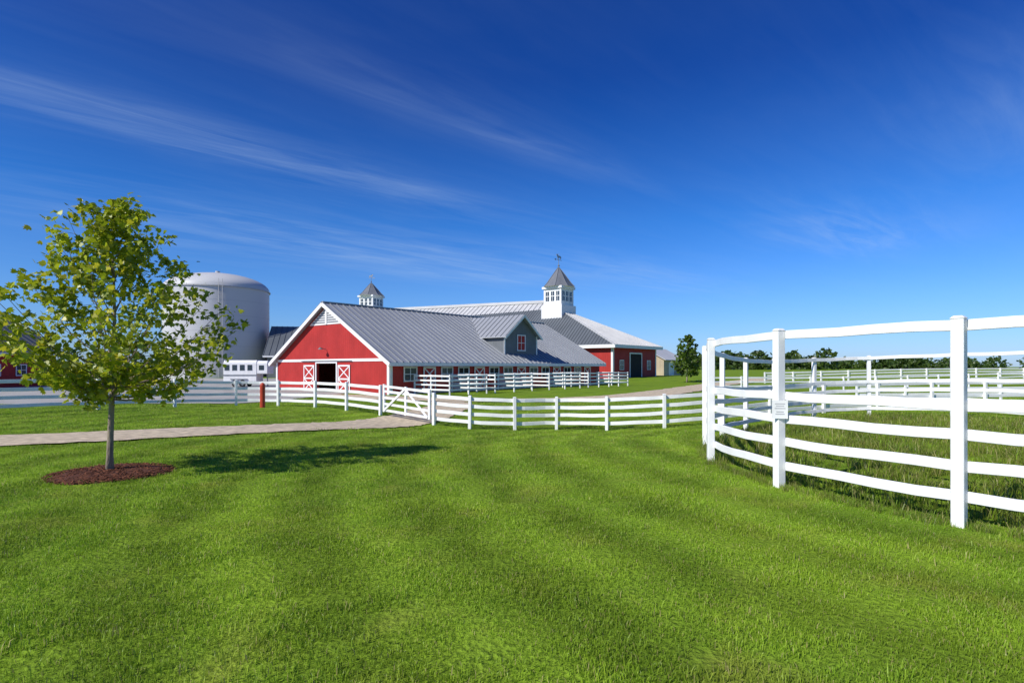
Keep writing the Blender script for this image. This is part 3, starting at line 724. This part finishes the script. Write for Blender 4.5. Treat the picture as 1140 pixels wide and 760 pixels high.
# ------------------------------------------------------------ world, sun, camera
el=math.radians(37.5);az=math.radians(233)
w=bpy.data.worlds.new('World');S.world=w;w.use_nodes=True;n=w.node_tree.nodes;l=w.node_tree.links
bg=n['Background'];bg.inputs['Strength'].default_value=.10
sky=n.new('ShaderNodeTexSky');sky.sky_type='NISHITA';sky.sun_disc=False;sky.sun_elevation=el;sky.sun_rotation=az;sky.ozone_density=3.0;sky.dust_density=.3;sky.air_density=1.0
tc=n.new('ShaderNodeTexCoord');sp=n.new('ShaderNodeSeparateXYZ');l.new(tc.outputs['Generated'],sp.inputs[0])
rp=n.new('ShaderNodeValToRGB');e=rp.color_ramp.elements
e[0].position=0;e[0].color=(.60,.84,1.48,1);e[1].position=1;e[1].color=(.10,.30,.95,1)
e.new(.10).color=(.44,.80,1.42,1);e.new(.24).color=(.20,.66,1.36,1);e.new(.45).color=(.07,.36,1.04,1)
l.new(sp.outputs[2],rp.inputs[0])
ga_=n.new('ShaderNodeVectorMath');ga_.operation='MULTIPLY';l.new(sky.outputs[0],ga_.inputs[0]);l.new(rp.outputs[0],ga_.inputs[1])
mz=n.new('ShaderNodeMath');mz.operation='MAXIMUM';l.new(sp.outputs[2],mz.inputs[0]);mz.inputs[1].default_value=.03
dx=n.new('ShaderNodeMath');dx.operation='DIVIDE';l.new(sp.outputs[0],dx.inputs[0]);l.new(mz.outputs[0],dx.inputs[1])
dy=n.new('ShaderNodeMath');dy.operation='DIVIDE';l.new(sp.outputs[1],dy.inputs[0]);l.new(mz.outputs[0],dy.inputs[1])
cb=n.new('ShaderNodeCombineXYZ');l.new(dx.outputs[0],cb.inputs[0]);l.new(dy.outputs[0],cb.inputs[1])
def cn(rot,scale,loc,nsc,det,dist,lo,hi,amt):
    mp0=n.new('ShaderNodeMapping');mp0.inputs['Rotation'].default_value=(0,0,math.radians(rot));l.new(cb.outputs[0],mp0.inputs[0])
    mp=n.new('ShaderNodeMapping');mp.inputs['Scale'].default_value=scale;mp.inputs['Location'].default_value=loc;l.new(mp0.outputs[0],mp.inputs[0])
    t=n.new('ShaderNodeTexNoise');t.inputs['Scale'].default_value=nsc;t.inputs['Detail'].default_value=det;t.inputs['Distortion'].default_value=dist;t.inputs['Roughness'].default_value=.6;l.new(mp.outputs[0],t.inputs['Vector'])
    m=n.new('ShaderNodeMapRange');m.interpolation_type='SMOOTHSTEP';l.new(t.outputs['Fac'],m.inputs[0]);m.inputs[1].default_value=lo;m.inputs[2].default_value=hi;m.inputs[4].default_value=amt;return m.outputs[0]
def M2(op,a,b_=None,c_=None):
    m=n.new('ShaderNodeMath');m.operation=op
    for i,q in enumerate((a,b_,c_)):
        if q is None: continue
        if isinstance(q,(int,float)): m.inputs[i].default_value=q
        else: l.new(q,m.inputs[i])
    return m.outputs[0]
# soft cirrus banks, placed on the cloud layer (u along the wind, w across it)
def bank(u0,w0,su,sw,amp):
    x_=dx.outputs[0];y_=dy.outputs[0]
    u=M2('MULTIPLY',M2('ADD',x_,y_),.7071);w_=M2('MULTIPLY',M2('SUBTRACT',y_,x_),.7071)
    a=M2('DIVIDE',M2('SUBTRACT',u,u0),su);b_=M2('DIVIDE',M2('SUBTRACT',w_,w0),sw)
    q=M2('ADD',M2('MULTIPLY',a,a),M2('MULTIPLY',b_,b_))
    return M2('MULTIPLY',M2('EXPONENT',M2('MULTIPLY',q,-1.0)),amp)
streak=cn(-45,(.24,1.3,1),(3,1,0),1.6,10,.9,.38,.76,1.0)
fine=cn(-40,(.55,2.6,1),(1,5,0),1.8,9,1.2,.38,.78,1.0)
tex=M2('ADD',M2('MULTIPLY',streak,.55),M2('MULTIPLY',fine,.35))
soft=cn(-45,(.5,.9,1),(2,8,0),.9,5,.6,.35,.7,.25)
tex=M2('ADD',tex,soft)
banks=M2('ADD',M2('ADD',bank(.9,2.75,1.6,.22,.80),bank(2.8,4.5,2.6,.75,.80)),M2('ADD',bank(4.85,1.2,.9,.45,.9),bank(3.0,.25,.7,.25,.35)))
banks=M2('ADD',banks,M2('ADD',bank(1.6,1.75,.9,.14,.35),bank(5.2,3.4,2.0,.5,.5)))
mask=M2('ADD',banks,.06)
veil=cn(-45,(.3,.7,1),(7,4,0),.7,6,.8,.40,.85,.20)
cl=M2('ADD',M2('MULTIPLY',tex,mask),M2('MULTIPLY',veil,M2('ADD',banks,.25)))
fd=n.new('ShaderNodeMapRange');l.new(sp.outputs[2],fd.inputs[0]);fd.inputs[1].default_value=.02;fd.inputs[2].default_value=.12
cl=M2('MULTIPLY',cl,fd.outputs[0])
cm=n.new('ShaderNodeMath');cm.operation='MULTIPLY';cm.use_clamp=True;l.new(cl,cm.inputs[0]);cm.inputs[1].default_value=.50
mx=n.new('ShaderNodeMixRGB');l.new(cm.outputs[0],mx.inputs[0]);l.new(ga_.outputs[0],mx.inputs[1]);mx.inputs[2].default_value=(5.0,6.6,8.8,1)
l.new(mx.outputs[0],bg.inputs['Color'])

sd=bpy.data.lights.new('sun','SUN');sd.energy=5.0;sd.angle=math.radians(.5);sd.color=(1,.955,.87)
so=bpy.data.objects.new('sun',sd);S.collection.objects.link(so)
dirv=Vector((-.8*math.cos(el),-.6*math.cos(el),math.sin(el)));so.rotation_euler=dirv.to_track_quat('Z','Y').to_euler();so.location=(0,0,60)
cd=bpy.data.cameras.new('camera');co=bpy.data.objects.new('camera',cd);S.collection.objects.link(co)
cd.sensor_width=36;cd.lens=20;cd.clip_end=9000;cd.clip_start=.05;cd.shift_y=28/1140
co.location=(0,0,1.6);co.rotation_euler=(math.radians(90),0,0)
S.camera=co
